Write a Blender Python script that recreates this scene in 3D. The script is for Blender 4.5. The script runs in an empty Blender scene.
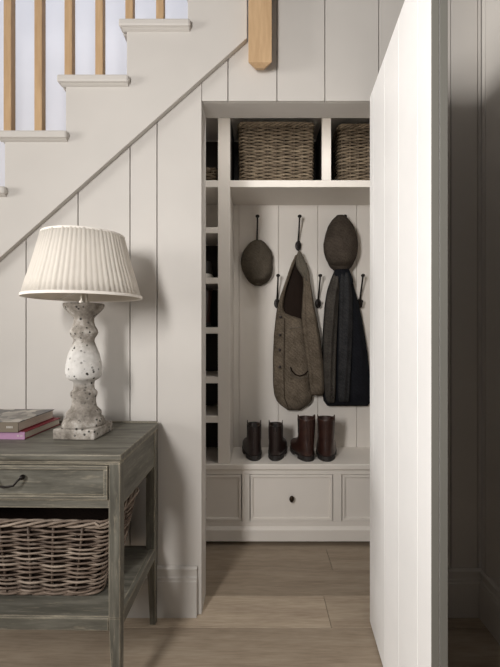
import bpy, math, random
from mathutils import Vector, Matrix
random.seed(7)
PI = math.pi
scene = bpy.context.scene
COL = scene.collection
F, CX, CY, CH = 407.0, 258.0, 331.0, 1.15      # focal in px, principal point, camera height

def at(px, py, Y):
    """world point seen at a pixel, at a real distance Y from the camera plane"""
    return Vector(((px - CX) * Y / F, Y, CH + (CY - py) * Y / F))

# ------------------------------------------------------------------ materials
def mat(name, color, rough=0.5, metal=0.0, spec=0.5):
    m = bpy.data.materials.new(name); m.use_nodes = True
    b = m.node_tree.nodes['Principled BSDF']
    b.inputs['Base Color'].default_value = (*color, 1)
    b.inputs['Roughness'].default_value = rough
    b.inputs['Metallic'].default_value = metal
    b.inputs['Specular IOR Level'].default_value = spec
    return m, m.node_tree, b

def coords(nt, scale=(1, 1, 1), kind='Object'):
    tc = nt.nodes.new('ShaderNodeTexCoord'); mp = nt.nodes.new('ShaderNodeMapping')
    nt.links.new(tc.outputs[kind], mp.inputs[0]); mp.inputs['Scale'].default_value = scale
    return mp.outputs[0]

def noise(nt, vec, scale, detail=4, rough=0.55):
    n = nt.nodes.new('ShaderNodeTexNoise'); n.inputs['Scale'].default_value = scale
    n.inputs['Detail'].default_value = detail; n.inputs['Roughness'].default_value = rough
    nt.links.new(vec, n.inputs['Vector']); return n.outputs['Fac']

def ramp(nt, fac, stops):
    r = nt.nodes.new('ShaderNodeValToRGB'); e = r.color_ramp.elements
    while len(e) < len(stops): e.new(0.5)
    for i, (p, c) in enumerate(stops):
        e[i].position = p; e[i].color = (*c, 1) if len(c) == 3 else c
    nt.links.new(fac, r.inputs[0]); return r.outputs[0]

def mix(nt, fac, a, b, mode='MIX'):
    n = nt.nodes.new('ShaderNodeMix'); n.data_type = 'RGBA'; n.blend_type = mode
    for sock, v in ((n.inputs[0], fac), (n.inputs[6], a), (n.inputs[7], b)):
        if isinstance(v, (int, float)): sock.default_value = v
        elif isinstance(v, tuple): sock.default_value = (*v, 1)
        else: nt.links.new(v, sock)
    return n.outputs[2]

def bump(nt, b, h, strength=0.3, dist=0.002):
    n = nt.nodes.new('ShaderNodeBump'); n.inputs['Strength'].default_value = strength
    n.inputs['Distance'].default_value = dist
    nt.links.new(h, n.inputs['Height']); nt.links.new(n.outputs[0], b.inputs['Normal'])

M = {}
def paint(key, c, rough=0.55):
    m, nt, b = mat(key, c, rough, spec=0.35)
    v = coords(nt)
    n = noise(nt, v, 3.0, 3)
    c2 = tuple(x * 0.95 for x in c)
    nt.links.new(ramp(nt, n, [(0.35, c2), (0.65, c)]), b.inputs['Base Color'])
    bump(nt, b, noise(nt, v, 160, 2), 0.08, 0.001)
    M[key] = m
paint('wall_paint', (0.56, 0.53, 0.495))
paint('cabinet_paint', (0.78, 0.735, 0.68), 0.5)  # wall paint made lighter to brighten the dim closet
paint('door_paint', (0.84, 0.828, 0.815), 0.42)
paint('stairwell_paint', (0.80, 0.80, 0.85))
paint('ceiling_paint', (0.22, 0.21, 0.20))  # unseen ceiling, kept dark to cut bounced light
paint('edge_shade', (0.17, 0.163, 0.143), 0.6)  # door colour darkened to paint shade onto the camera-facing edge
paint('dark_paint', (0.10, 0.095, 0.085))  # for unseen walls, dark so that little light bounces back

def wood(key, c1, c2, sc, rough=0.5):
    m, nt, b = mat(key, c1, rough, spec=0.35)
    v = coords(nt, sc)
    n = noise(nt, v, 4, 6, 0.6); n2 = noise(nt, v, 17, 4, 0.6)
    col = mix(nt, 0.4, ramp(nt, n, [(0.3, c1), (0.7, c2)]), ramp(nt, n2, [(0.35, c1), (0.65, c2)]))
    nt.links.new(col, b.inputs['Base Color']); bump(nt, b, n2, 0.15, 0.001)
    M[key] = m
wood('shade_dark_wood', (0.018, 0.014, 0.011), (0.03, 0.023, 0.018), (6, 6, 0.7))  # near-black: painted cubby shade, and the added door that absorbs bounce
wood('oak', (0.42, 0.27, 0.145), (0.56, 0.385, 0.225), (6, 6, 0.7))

# floor boards: tone attribute per board
m, nt, b = mat('floor_oak', (0.3, 0.25, 0.2), 0.5, spec=0.3)
at_ = nt.nodes.new('ShaderNodeAttribute'); at_.attribute_name = 'tone'
tc = nt.nodes.new('ShaderNodeTexCoord')
add = nt.nodes.new('ShaderNodeVectorMath'); add.operation = 'MULTIPLY_ADD'
nt.links.new(at_.outputs['Color'], add.inputs[0]); add.inputs[1].default_value = (9, 5, 3)
nt.links.new(tc.outputs['Object'], add.inputs[2])
mp = nt.nodes.new('ShaderNodeMapping'); mp.inputs['Scale'].default_value = (0.9, 9, 1)
nt.links.new(add.outputs[0], mp.inputs[0])
g1 = noise(nt, mp.outputs[0], 2.2, 7, 0.62); g2 = noise(nt, mp.outputs[0], 14, 5, 0.6)
base = ramp(nt, g1, [(0.28, (0.235, 0.18, 0.13)), (0.5, (0.34, 0.275, 0.205)), (0.74, (0.44, 0.37, 0.285))])
col = mix(nt, 0.35, base, ramp(nt, g2, [(0.3, (0.22, 0.17, 0.125)), (0.65, (0.45, 0.38, 0.30))]))
tn = ramp(nt, at_.outputs['Fac'], [(0, (0.78, 0.77, 0.76)), (0.6, (1.0, 0.98, 0.96)), (1, (1.3, 1.29, 1.28))])
col = mix(nt, 1.0, col, tn, 'MULTIPLY')
vk = nt.nodes.new('ShaderNodeTexVoronoi'); vk.inputs['Scale'].default_value = 1.6
mk = nt.nodes.new('ShaderNodeMapping'); mk.inputs['Scale'].default_value = (1.0, 2.2, 1)
nt.links.new(add.outputs[0], mk.inputs[0]); nt.links.new(mk.outputs[0], vk.inputs['Vector'])
kn = ramp(nt, vk.outputs['Distance'], [(0.0, (0.35, 0.3, 0.25)), (0.045, (1, 1, 1))])
col = mix(nt, 0.8, col, kn, 'MULTIPLY')
nt.links.new(col, b.inputs['Base Color']); bump(nt, b, g2, 0.12, 0.001)
M['floor_oak'] = m
m, nt, b = mat('seam', (0.03, 0.025, 0.02), 0.9); M['seam'] = m

# distressed grey-green paint with rubbed edges
def distressed(key, sc):
    m, nt, b = mat(key, (0.1, 0.1, 0.08), 0.55, spec=0.35)
    v = coords(nt, sc)
    n = noise(nt, v, 6, 7, 0.65); n2 = noise(nt, v, 22, 5, 0.7)
    body = ramp(nt, n, [(0.28, (0.056, 0.052, 0.041)), (0.5, (0.116, 0.110, 0.090)), (0.72, (0.20, 0.190, 0.158))])
    worn = ramp(nt, n2, [(0.3, (0.20, 0.165, 0.115)), (0.7, (0.42, 0.37, 0.28))])
    bv = nt.nodes.new('ShaderNodeBevel'); bv.samples = 6; bv.inputs['Radius'].default_value = 0.007
    ge = nt.nodes.new('ShaderNodeNewGeometry')
    d = nt.nodes.new('ShaderNodeVectorMath'); d.operation = 'DOT_PRODUCT'
    nt.links.new(bv.outputs[0], d.inputs[0]); nt.links.new(ge.outputs['Normal'], d.inputs[1])
    e = ramp(nt, d.outputs['Value'], [(0.90, (1, 1, 1)), (0.997, (0, 0, 0))])
    s = ramp(nt, n2, [(0.42, (0, 0, 0)), (0.60, (1, 1, 1))])
    e2 = mix(nt, 1.0, e, ramp(nt, n2, [(0.3, (0.35, 0.35, 0.35)), (0.55, (1, 1, 1))]), 'MULTIPLY')
    st = ramp(nt, n2, [(0.56, (0, 0, 0)), (0.72, (0.45, 0.45, 0.45))])
    msk = mix(nt, 1.0, e2, st, 'ADD')
    nt.links.new(mix(nt, msk, body, worn), b.inputs['Base Color'])
    bump(nt, b, n2, 0.2, 0.001)
    M[key] = m
distressed('green_x', (0.7, 6, 6))
distressed('green_y', (6, 0.7, 6))
distressed('green_z', (6, 6, 0.7))

def wicker(key, dark, mid, light):
    m, nt, b = mat(key, mid, 0.6, spec=0.3)
    v = coords(nt, (1, 1, 1)); n = noise(nt, v, 26, 4, 0.6)
    tn = nt.nodes.new('ShaderNodeAttribute'); tn.attribute_name = 'tone'
    nt.links.new(mix(nt, 0.55, ramp(nt, n, [(0.3, dark), (0.5, mid), (0.7, light)]),
                 ramp(nt, tn.outputs['Fac'], [(0.0, dark), (0.5, mid), (1, light)])), b.inputs['Base Color'])
    bump(nt, b, noise(nt, v, 200, 2), 0.2, 0.001); M[key] = m
wicker('wicker_grey', (0.045, 0.030, 0.022), (0.17, 0.122, 0.092), (0.40, 0.325, 0.26))
wicker('wicker_brown', (0.06, 0.042, 0.026), (0.14, 0.105, 0.07), (0.26, 0.205, 0.14))

def tweed(key, a, c, sc=1.0, rough=0.95):
    m, nt, b = mat(key, a, rough, spec=0.1)
    v = coords(nt); n = noise(nt, v, 190 * sc, 2, 0.8); n2 = noise(nt, v, 18, 4)
    w = nt.nodes.new('ShaderNodeTexWave'); w.inputs['Scale'].default_value = 28 * sc
    w.bands_direction = 'DIAGONAL'; w.inputs['Distortion'].default_value = 6
    nt.links.new(v, w.inputs['Vector'])
    f = mix(nt, 0.22, ramp(nt, n, [(0.35, a), (0.65, c)]), ramp(nt, w.outputs['Fac'], [(0.2, a), (0.8, c)]))
    f = mix(nt, 0.35, f, ramp(nt, n2, [(0.35, a), (0.65, c)]))
    nt.links.new(f, b.inputs['Base Color']); bump(nt, b, n, 0.4, 0.002); M[key] = m
tweed('tweed_brown', (0.055, 0.043, 0.031), (0.20, 0.162, 0.122))
tweed('tweed_collar', (0.075, 0.066, 0.052), (0.16, 0.14, 0.112))
tweed('lining_brown', (0.013, 0.008, 0.006), (0.022, 0.014, 0.010), rough=0.8)
tweed('cap_grey', (0.050, 0.042, 0.032), (0.115, 0.096, 0.074))
tweed('cap_dark', (0.030, 0.024, 0.019), (0.085, 0.068, 0.054))
tweed('coat_grey', (0.030, 0.027, 0.024), (0.085, 0.076, 0.066))
tweed('coat_mid', (0.014, 0.014, 0.015), (0.050, 0.050, 0.052))
tweed('coat_navy', (0.007, 0.0075, 0.010), (0.017, 0.018, 0.022))

def leather(key, a, c, rough=0.38):
    m, nt, b = mat(key, a, rough)
    v = coords(nt); n = noise(nt, v, 22, 4)
    nt.links.new(ramp(nt, n, [(0.3, a), (0.7, c)]), b.inputs['Base Color'])
    bump(nt, b, noise(nt, v, 260, 3), 0.15, 0.001); M[key] = m
leather('leather_dark', (0.013, 0.008, 0.007), (0.026, 0.014, 0.012))
leather('leather_brown', (0.022, 0.009, 0.007), (0.050, 0.020, 0.014), 0.36)
leather('rubber', (0.014, 0.012, 0.011), (0.024, 0.020, 0.018), 0.6)
leather('elastic', (0.010, 0.009, 0.009), (0.016, 0.014, 0.013), 0.9)
M['iron'] = mat('iron', (0.018, 0.014, 0.012), 0.42, 0.6)[0]
M['bronze'] = mat('bronze', (0.045, 0.03, 0.018), 0.35, 0.8)[0]
M['brass'] = mat('brass', (0.55, 0.52, 0.47), 0.3, 0.9)[0]
M['white_rubber'] = mat('white_rubber', (0.7, 0.68, 0.63), 0.6)[0]

# lamp stone
m, nt, b = mat('stone', (0.5, 0.47, 0.43), 0.8, spec=0.25)
v = coords(nt); n = noise(nt, v, 16, 7, 0.7); n2 = noise(nt, v, 60, 4, 0.6)
c1 = ramp(nt, n, [(0.36, (0.13, 0.112, 0.092)), (0.52, (0.30, 0.27, 0.235)), (0.68, (0.56, 0.53, 0.49))])
tc = nt.nodes.new('ShaderNodeTexCoord'); sx = nt.nodes.new('ShaderNodeSeparateXYZ')
nt.links.new(tc.outputs['Object'], sx.inputs[0])
belly = ramp(nt, sx.outputs['Z'], [(0.17, (0, 0, 0)), (0.21, (0.7, 0.7, 0.7)), (0.28, (0.7, 0.7, 0.7)), (0.33, (0, 0, 0))])
c1 = mix(nt, belly, c1, ramp(nt, n2, [(0.3, (0.66, 0.64, 0.61)), (0.6, (0.80, 0.785, 0.76))]))
vv = nt.nodes.new('ShaderNodeTexVoronoi'); vv.inputs['Scale'].default_value = 62; nt.links.new(v, vv.inputs['Vector'])
big = ramp(nt, noise(nt, v, 15, 2), [(0.44, (0, 0, 0)), (0.56, (1, 1, 1))])
pit = ramp(nt, vv.outputs['Distance'], [(0.22, (1, 1, 1)), (0.30, (0, 0, 0))])
pm = mix(nt, 1.0, pit, big, 'MULTIPLY')
nt.links.new(mix(nt, pm, c1, (0.05, 0.045, 0.04)), b.inputs['Base Color'])
bump(nt, b, n2, 0.4, 0.003); M['stone'] = m

m, nt, b = mat('shade_fabric', (0.80, 0.755, 0.69), 0.85, spec=0.15)
b.inputs['Transmission Weight'].default_value = 0.0
tr = nt.nodes.new('ShaderNodeBsdfTranslucent'); tr.inputs[0].default_value = (0.85, 0.78, 0.68, 1)
ms = nt.nodes.new('ShaderNodeMixShader'); ms.inputs[0].default_value = 0.28
nt.links.new(b.outputs[0], ms.inputs[1]); nt.links.new(tr.outputs[0], ms.inputs[2])
nt.links.new(ms.outputs[0], nt.nodes['Material Output'].inputs[0])
v = coords(nt); bump(nt, b, noise(nt, v, 500, 2), 0.15, 0.001); M['shade_fabric'] = m
M['shade_trim'] = mat('shade_trim', (0.82, 0.77, 0.71), 0.8)[0]

# books
M['pages'] = mat('pages', (0.62, 0.56, 0.48), 0.9)[0]
m, nt, b = mat('pages_lined', (0.6, 0.55, 0.48), 0.9); v = coords(nt, (1, 1, 260))
nt.links.new(ramp(nt, noise(nt, v, 3, 2), [(0.35, (0.45, 0.39, 0.33)), (0.65, (0.70, 0.64, 0.56))]), b.inputs['Base Color']); M['pages'] = m
M['board_red'] = mat('board_red', (0.20, 0.012, 0.022), 0.5)[0]
M['spine_purple'] = mat('spine_purple', (0.36, 0.20, 0.32), 0.5)[0]
M['spine_taupe'] = mat('spine_taupe', (0.16, 0.13, 0.095), 0.5)[0]
M['mark'] = mat('mark', (0.45, 0.42, 0.38), 0.6)[0]
m, nt, b = mat('cover_photo', (0.3, 0.3, 0.3), 0.35)
v = coords(nt); vo = nt.nodes.new('ShaderNodeTexVoronoi'); vo.inputs['Scale'].default_value = 32
nt.links.new(v, vo.inputs['Vector'])
nt.links.new(mix(nt, 0.2, ramp(nt, vo.outputs['Color'], [(0.2, (0.02, 0.022, 0.030)), (0.45, (0.10, 0.09, 0.075)), (0.8, (0.50, 0.46, 0.40))]),
             ramp(nt, noise(nt, v, 12), [(0.4, (0.05, 0.05, 0.06)), (0.6, (0.35, 0.31, 0.26))])), b.inputs['Base Color']); M['cover_photo'] = m

# ------------------------------------------------------------------ mesh builder
class MB:
    def __init__(s): s.v = []; s.f = []; s.t = []; s.tone = 0.5
    def add(s, vs, fs):
        n = len(s.v); s.v += [tuple(p) for p in vs]; s.f += [tuple(i + n for i in q) for q in fs]
        s.t += [s.tone] * len(vs); return s
    def box(s, x0, x1, y0, y1, z0, z1):
        x0, x1 = sorted((x0, x1)); y0, y1 = sorted((y0, y1)); z0, z1 = sorted((z0, z1))
        v = [(x, y, z) for z in (z0, z1) for y in (y0, y1) for x in (x0, x1)]
        return s.add(v, [(0, 2, 3, 1), (4, 5, 7, 6), (0, 1, 5, 4), (2, 6, 7, 3), (0, 4, 6, 2), (1, 3, 7, 5)])
    def prism(s, poly, a0, a1, axis='Y'):
        """poly in (x,z) for Y, (y,z) for X, (x,y) for Z"""
        def p(q, a): return {'Y': (q[0], a, q[1]), 'X': (a, q[0], q[1]), 'Z': (q[0], q[1], a)}[axis]
        area = sum(poly[i][0] * poly[(i + 1) % len(poly)][1] - poly[(i + 1) % len(poly)][0] * poly[i][1] for i in range(len(poly)))
        if (area < 0) != (axis == 'Y'): poly = poly[::-1]
        n = len(poly)
        v = [p(q, a0) for q in poly] + [p(q, a1) for q in poly]
        fs = [tuple(range(n))[::-1], tuple(range(n, 2 * n))] + [(i, (i + 1) % n, n + (i + 1) % n, n + i) for i in range(n)]
        return s.add(v, fs)
    def tube(s, path, r, seg=8, closed=False, caps=True):
        path = [Vector(p) for p in path]; n = len(path)
        rs = r if isinstance(r, (list, tuple)) else [r] * n
        vs = []
        up = None
        for i, p in enumerate(path):
            if closed: d = path[(i + 1) % n] - path[i - 1]
            else: d = path[min(i + 1, n - 1)] - path[max(i - 1, 0)]
            d.normalize()
            if up is None:
                up = Vector((0, 0, 1)) if abs(d.z) < 0.9 else Vector((1, 0, 0))
            a = d.cross(up)
            if a.length < 1e-5: a = d.cross(Vector((0, 1, 0.1)))
            a.normalize(); bb = a.cross(d).normalized(); up = bb
            for k in range(seg):
                t = 2 * PI * k / seg
                vs.append(p + a * (math.cos(t) * rs[i]) + bb * (math.sin(t) * rs[i]))
        fs = []
        for i in range(n if closed else n - 1):
            j = (i + 1) % n
            for k in range(seg):
                k2 = (k + 1) % seg
                fs.append((i * seg + k, i * seg + k2, j * seg + k2, j * seg + k))
        if caps and not closed:
            fs.append(tuple(range(seg))[::-1]); fs.append(tuple((n - 1) * seg + k for k in range(seg)))
        return s.add(vs, fs)
    def lathe(s, prof, cx=0, cy=0, seg=48, ripple=None):
        n = len(prof); vs = []
        for r, z in prof:
            for k in range(seg):
                t = 2 * PI * k / seg
                rr = r * (1 + (ripple(t) if ripple else 0))
                vs.append((cx + rr * math.cos(t), cy + rr * math.sin(t), z))
        fs = [(i * seg + k, i * seg + (k + 1) % seg, (i + 1) * seg + (k + 1) % seg, (i + 1) * seg + k)
              for i in range(n - 1) for k in range(seg)]
        fs.append(tuple(range(seg))[::-1]); fs.append(tuple((n - 1) * seg + k for k in range(seg)))
        return s.add(vs, fs)
    def ball(s, c, r, seg=12, sc=(1, 1, 1)):
        c = Vector(c); vs = []; fs = []; rings = seg // 2
        for i in range(rings + 1):
            th = PI * i / rings
            for k in range(seg):
                ph = 2 * PI * k / seg
                vs.append(c + Vector((r * sc[0] * math.sin(th) * math.cos(ph), r * sc[1] * math.sin(th) * math.sin(ph), r * sc[2] * math.cos(th))))
        for i in range(rings):
            for k in range(seg):
                fs.append((i * seg + k, (i + 1) * seg + k, (i + 1) * seg + (k + 1) % seg, i * seg + (k + 1) % seg))
        return s.add(vs, fs)
    def build(s, name, m, parent=None, bevel=0, smooth=False, off=None, subsurf=0):
        me = bpy.data.meshes.new(name)
        off = Vector(off) if off else Vector((0, 0, 0))
        me.from_pydata([tuple(Vector(p) - off) for p in s.v], [], s.f); me.update()
        ca = me.color_attributes.new('tone', 'FLOAT_COLOR', 'POINT')
        for i, t in enumerate(s.t): ca.data[i].color = (t, t, t, 1)
        me.materials.append(M[m])
        if smooth:
            for p in me.polygons: p.use_smooth = True
            if smooth != 'all': me.set_sharp_from_angle(angle=math.radians(40))
        o = bpy.data.objects.new(name, me); COL.objects.link(o)
        if parent is not None: o.parent = parent
        if bevel:
            bm_ = o.modifiers.new('bevel', 'BEVEL'); bm_.width = bevel; bm_.segments = 2; bm_.limit_method = 'ANGLE'
        if subsurf:
            sb = o.modifiers.new('sub', 'SUBSURF'); sb.levels = subsurf; sb.render_levels = subsurf
        return o

def tag(o, label=None, cat=None, group=None, kind=None):
    if label: o['label'] = label
    if cat: o['category'] = cat
    if group: o['group'] = group
    if kind: o['kind'] = kind
    return o
def thing(name, label, cat, loc=(0, 0, 0), rotz=0, group=None):
    o = bpy.data.objects.new(name, None); COL.objects.link(o)
    o.location = loc; o.rotation_euler = (0, 0, rotz); o.empty_display_size = 0.05
    return tag(o, label, cat, group)
def struct(o): o['kind'] = 'structure'; return o

# ------------------------------------------------------------------ setting
D = 1.65            # wall plane
WT = 1.78           # back of the wall thickness
XR = 0.905; XL = -5.0; YF = -0.7; CEIL = 2.72
OL, OR_, OT = -0.229, 0.502, 2.083       # closet opening
SL = 0.8887
def soffit(x): return 2.320 + (x + 0.0439) * SL

# floor of oak boards laid along the wall
mb = MB(); W = 0.19
y = 1.578 - W * 12
row = 0
while y < 2.62:
    xs = [XL]
    x = XL + random.uniform(0.3, 1.6)
    if abs(y - 1.578) < 0.01: xs = [XL, -1.6, 0.285, 0.95]
    elif abs(y - 1.388) < 0.01: xs = [XL, -1.9, 0.95]
    elif abs(y - 1.768) < 0.01: xs = [XL, -0.9, 0.95]
    elif abs(y - 1.958) < 0.01: xs = [XL, -1.2, 0.36, 0.95]
    else:
        while x < 0.9: xs.append(x); x += random.uniform(1.2, 2.0)
        xs.append(0.95)
    for a, b_ in zip(xs, xs[1:]):
        mb.tone = random.random()
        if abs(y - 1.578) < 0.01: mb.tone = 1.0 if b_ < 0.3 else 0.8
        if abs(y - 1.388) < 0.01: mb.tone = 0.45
        if y > 1.7: mb.tone *= 0.5  # closet boards darkened: the closet's shade is put into their tone
        mb.box(a + 0.0008, b_ - 0.0008, y + 0.0011, y + W - 0.0011, -0.015, 0)
    y += W; row += 1
fl = struct(mb.build('floor', 'floor_oak', bevel=0.0012))
mb = MB().box(XL, 0.95, YF, 2.64, -0.05, -0.004); mb.build('subfloor', 'seam', fl)

# back wall : vertical boards with fine grooves, opening for the closet, raked under the stair
grooves = [p for p in (-3.4, -3.19, -2.98, -2.77, -2.56, -2.35, -2.14, -1.93, -1.72, -1.51, -1.30, -1.15)]
grooves += [(px - CX) * D / F for px in (26, 78, 130, 157)]
gl = sorted(grooves) + [OL]
mb = MB()
G = 0.0018
def plank(x0, x1, z0, z1a, z1b, ya=D, yb=D + 0.013):
    if z1a <= z0 and z1b <= z0: return
    if z1a < z0:
        t = (z0 - z1a) / (z1b - z1a); x0 = x0 + (x1 - x0) * t; z1a = z0
        poly = [(x0, z0), (x1, z0), (x1, z1b)]
    else: poly = [(x0, z0), (x1, z0), (x1, z1b), (x0, z1a)]
    mb.prism(poly, ya, yb)
for a, b_ in zip(gl, gl[1:]):
    x0, x1 = a + G, b_ - (G if b_ != OL else 0)
    plank(x0, x1, 0.001, soffit(x0) + 0.05, soffit(x1) + 0.05)
top = [OL] + [(px - CX) * D / F for px in (228, 277, 325, 379, 425, 451, 478)] + [XR]
for a, b_ in zip(top, top[1:]):
    x0, x1 = a + G, b_ - (G if b_ < XR - 0.01 else 0)
    zz0 = OT if x0 < OR_ else 0.001
    if x1 < -0.03: plank(x0, x1, zz0, soffit(x0) + 0.05, soffit(x1) + 0.05)
    elif x0 < -0.03:
        mb.prism([(x0, zz0), (x1, zz0), (x1, CEIL), (-0.04, CEIL), (-0.04, soffit(-0.04)), (x0, soffit(x0) + 0.05)], D, D + 0.013)
    elif x0 < OR_ < x1:
        mb.prism([(x0, OT), (OR_, OT), (OR_, 0.001), (x1, 0.001), (x1, CEIL), (x0, CEIL)], D, D + 0.013)
    else: plank(x0, x1, zz0, CEIL, CEIL)
# solid wall behind the boards
xa = -0.0439 - 2.30 / SL
mb.prism([(xa, 0), (OL, 0), (OL, soffit(OL) + 0.03)], D + 0.013, D + 0.05)
mb.box(-0.50, OL, D + 0.05, WT, 0, 1.90)
mb.prism([(OL, OT), (0.95, OT), (0.95, 2.85), (-0.04, 2.85), (-0.04, soffit(-0.04)), (OL, soffit(OL) + 0.03)], D + 0.013, WT)
mb.box(OR_, 0.95, D + 0.013, WT, 0, OT)
wb = struct(mb.build('wall_back', 'wall_paint', bevel=0.0012))
# closet lining
mb = MB()
mb.box(OL - 0.012, OL + 0.0005, D + 0.014, WT + 0.002, 0.0, OT)
mb.box(OL, OR_, D + 0.014, WT + 0.002, OT - 0.0005, OT + 0.01)
mb.box(OR_ - 0.0005, OR_ + 0.01, D + 0.014, WT + 0.002, 0, OT)
struct(mb.build('trim_1', 'wall_paint'))

# right wall, also boarded
mb = MB(); ys = [D - 0.001, D - 0.03, 1.49, 1.28, 1.07, 0.86, 0.65, 0.44, 0.23, 0.02, -0.19, -0.40, -0.61, -0.82, -1.03, YF]
ys = [v for v in ys if v > 1.48] + [1.465]
for a, b_ in zip(ys, ys[1:]): mb.box(XR, XR + 0.013, b_ + G, a - G, 0.001, CEIL)
mb.box(XR + 0.013, XR + 0.1, 1.465, D, 0, CEIL + 0.13)
struct(mb.build('wall_right', 'wall_paint', bevel=0.0012))
mb = MB(); mb.box(XR + 0.03, XR + 0.1, YF, 1.465, 0, CEIL + 0.13)
for z0_, z1_ in ((0.2, 0.95), (1.05, 2.4)): mb.box(XR + 0.018, XR + 0.03, 0.5, 1.3, z0_, z1_)
struct(mb.build('door_added', 'shade_dark_wood', bevel=0.004))  # unseen dark door, added to keep the shadow behind the open door deep

# baseboards
def base_profile(h=0.195):
    # (out, z)
    return [(0, 0), (0.02, 0), (0.02, h * 0.72), (0.017, h * 0.74), (0.017, h * 0.79), (0.012, h * 0.81), (0.012, h * 0.93), (0.016, h * 0.94), (0.016, h * 0.97), (0.008, h), (0, h)]
mb = MB(); mb.prism([(D - o, z) for o, z in base_profile(0.20)], -3.0, -0.246, 'X')
struct(mb.build('baseboard_left', 'wall_paint', bevel=0.001))
mb = MB(); mb.prism([(D - o, z) for o, z in base_profile(0.19)], 0.56, XR, 'X')
struct(mb.build('baseboard_back', 'wall_paint', bevel=0.001))
mb = MB(); mb.prism([(XR - o, z) for o, z in base_profile(0.19)], 1.465, D - 0.021, 'Y')
struct(mb.build('baseboard_right', 'wall_paint', bevel=0.001))

# left wall with its daylight window, front wall with an added one
WLy0, WLy1, WLz0, WLz1 = -0.6, 0.6, 1.0, 2.25
mb = MB()
mb.box(XL - 0.15, XL, YF, WLy0, 0, 4.6).box(XL - 0.15, XL, WLy1, 2.64, 0, 4.6)
mb.box(XL - 0.15, XL, WLy0, WLy1, 0, WLz0).box(XL - 0.15, XL, WLy0, WLy1, WLz1, 4.6)
struct(mb.build('wall_left', 'dark_paint'))
WFx0, WFx1, WFz0, WFz1 = -1.08, -0.77, 1.35, 2.15
mb = MB()
mb.box(XL - 0.15, WFx0, YF - 0.15, YF, 0, CEIL).box(WFx1, XR + 0.1, YF - 0.15, YF, 0, CEIL)
mb.box(WFx0, WFx1, YF - 0.15, YF, 0, WFz0).box(WFx0, WFx1, YF - 0.15, YF, WFz1, CEIL)
struct(mb.build('wall_front', 'dark_paint'))
def sash(name, axis, c, a0, a1, z0, z1):
    mb = MB()
    def bx(p0, p1, q0, q1):
        if axis == 'X': mb.box(c - 0.05, c - 0.01, p0, p1, q0, q1)
        else: mb.box(p0, p1, c - 0.05, c - 0.01, q0, q1)
    t = 0.045
    bx(a0, a0 + t, z0, z1); bx(a1 - t, a1, z0, z1); bx(a0 + t, a1 - t, z0, z0 + t); bx(a0 + t, a1 - t, z1 - t, z1)
    mid = (a0 + a1) / 2
    zm = (z0 + z1) / 2; bx(a0 + t, a1 - t, zm - 0.015, zm + 0.015)
    struct(mb.build(name, 'door_paint'))
sash('window_1', 'X', XL - 0.05, WLy0, WLy1, WLz0, WLz1)
sash('window_added', 'Y', YF - 0.05, WFx0, WFx1, WFz0, WFz1)  # unseen window, added to go with the front fill lamp

# ceiling over the hall, upper storey shell round the stairwell
mb = MB(); mb.box(XL, XR + 0.1, YF, 1.52, CEIL, 2.85).box(0.06, XR + 0.1, 1.52, D, CEIL, 2.85)
struct(mb.build('ceiling', 'ceiling_paint'))
mb = MB(); mb.box(XL, 2.2, 2.62, 2.70, 0, 4.6); struct(mb.build('wall_stairwell', 'stairwell_paint'))

# closet shell
CB = 2.523      # closet back
mb = MB(); mb.box(-0.515, -0.505, WT, CB + 0.02, 0, 2.33); struct(mb.build('wall_closet_left', 'cabinet_paint'))
mb = MB(); mb.box(0.95, 0.96, WT, CB + 0.02, 0, 2.33); struct(mb.build('wall_closet_right', 'cabinet_paint'))
mb = MB(); mb.box(-0.515, 0.96, WT, CB + 0.02, 2.33, 2.35); struct(mb.build('ceiling_closet', 'cabinet_paint'))

# ------------------------------------------------------------------ staircase
st = thing('staircase', 'painted cut-string staircase with pale oak balusters rising over the panelled wall', 'staircase', (-0.044, D, 0))
so = (-0.044, D, 0)
YS = 1.625
R0, RUN, RISE, T0 = -0.2805, 0.2435, 0.22, 2.602
poly = [(-0.044, 2.320)]
poly.append((-0.044, T0 - 0.03))
x = R0; z = T0 - 0.03
N = 11
for i in range(N):
    poly.append((x, z)); z -= RISE; poly.append((x, z)); x -= RUN
poly.append((x, z)); poly.append((x, 0.0)); poly.append((-0.0439 - 2.320 / SL, 0.0))
MB().prism(poly, YS, D - 0.001).build('stringer', 'wall_paint', st, bevel=0.002, off=so)
for i in range(N + 1):
    zt = T0 - RISE * i; xr = R0 - RUN * (i - 1) if i else -0.044; xl = R0 - RUN * i
    t = MB()
    t.box(xl - 0.026, xr, D, 2.60, zt - 0.03, zt)
    re = xr + (0.014 if i else 0)
    t.box(xl - 0.026, re, 1.60, D, zt - 0.03, zt)
    t.build('tread', 'wall_paint', st, bevel=0.008, off=so)
    t = MB(); t.prism([(1.625, zt - 0.038), (1.625, zt - 0.03), (1.610, zt - 0.03), (1.616, zt - 0.034)], xl - 0.014, re - 0.006, 'X')
    t.build('cove_moulding', 'wall_paint', st, off=so)
    MB().box(xl, xl + 0.018, D, 2.60, max(zt - RISE, 0), zt - 0.03).build('riser', 'wall_paint', st, off=so)
    if zt > 0.5:
        for dx in (-0.1125, -0.2355):
            bx = R0 - RUN * (i - 1) + dx
            ztop = T0 + (bx - R0 + 0.1) * RISE / RUN + 0.93
            MB().box(bx - 0.0155, bx + 0.0155, 1.628, 1.659, zt, ztop).build('baluster', 'oak', st, bevel=0.002, off=so)
# handrail following the pitch
hx0, hx1 = -2.9, -0.044
def hz(x): return T0 + (x - R0 + 0.1) * RISE / RUN + 0.93
MB().prism([(hx0, hz(hx0)), (hx1, hz(hx1)), (hx1, hz(hx1) + 0.055), (hx0, hz(hx0) + 0.055)], 1.613, 1.673).build('handrail', 'oak', st, bevel=0.01, off=so)
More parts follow.
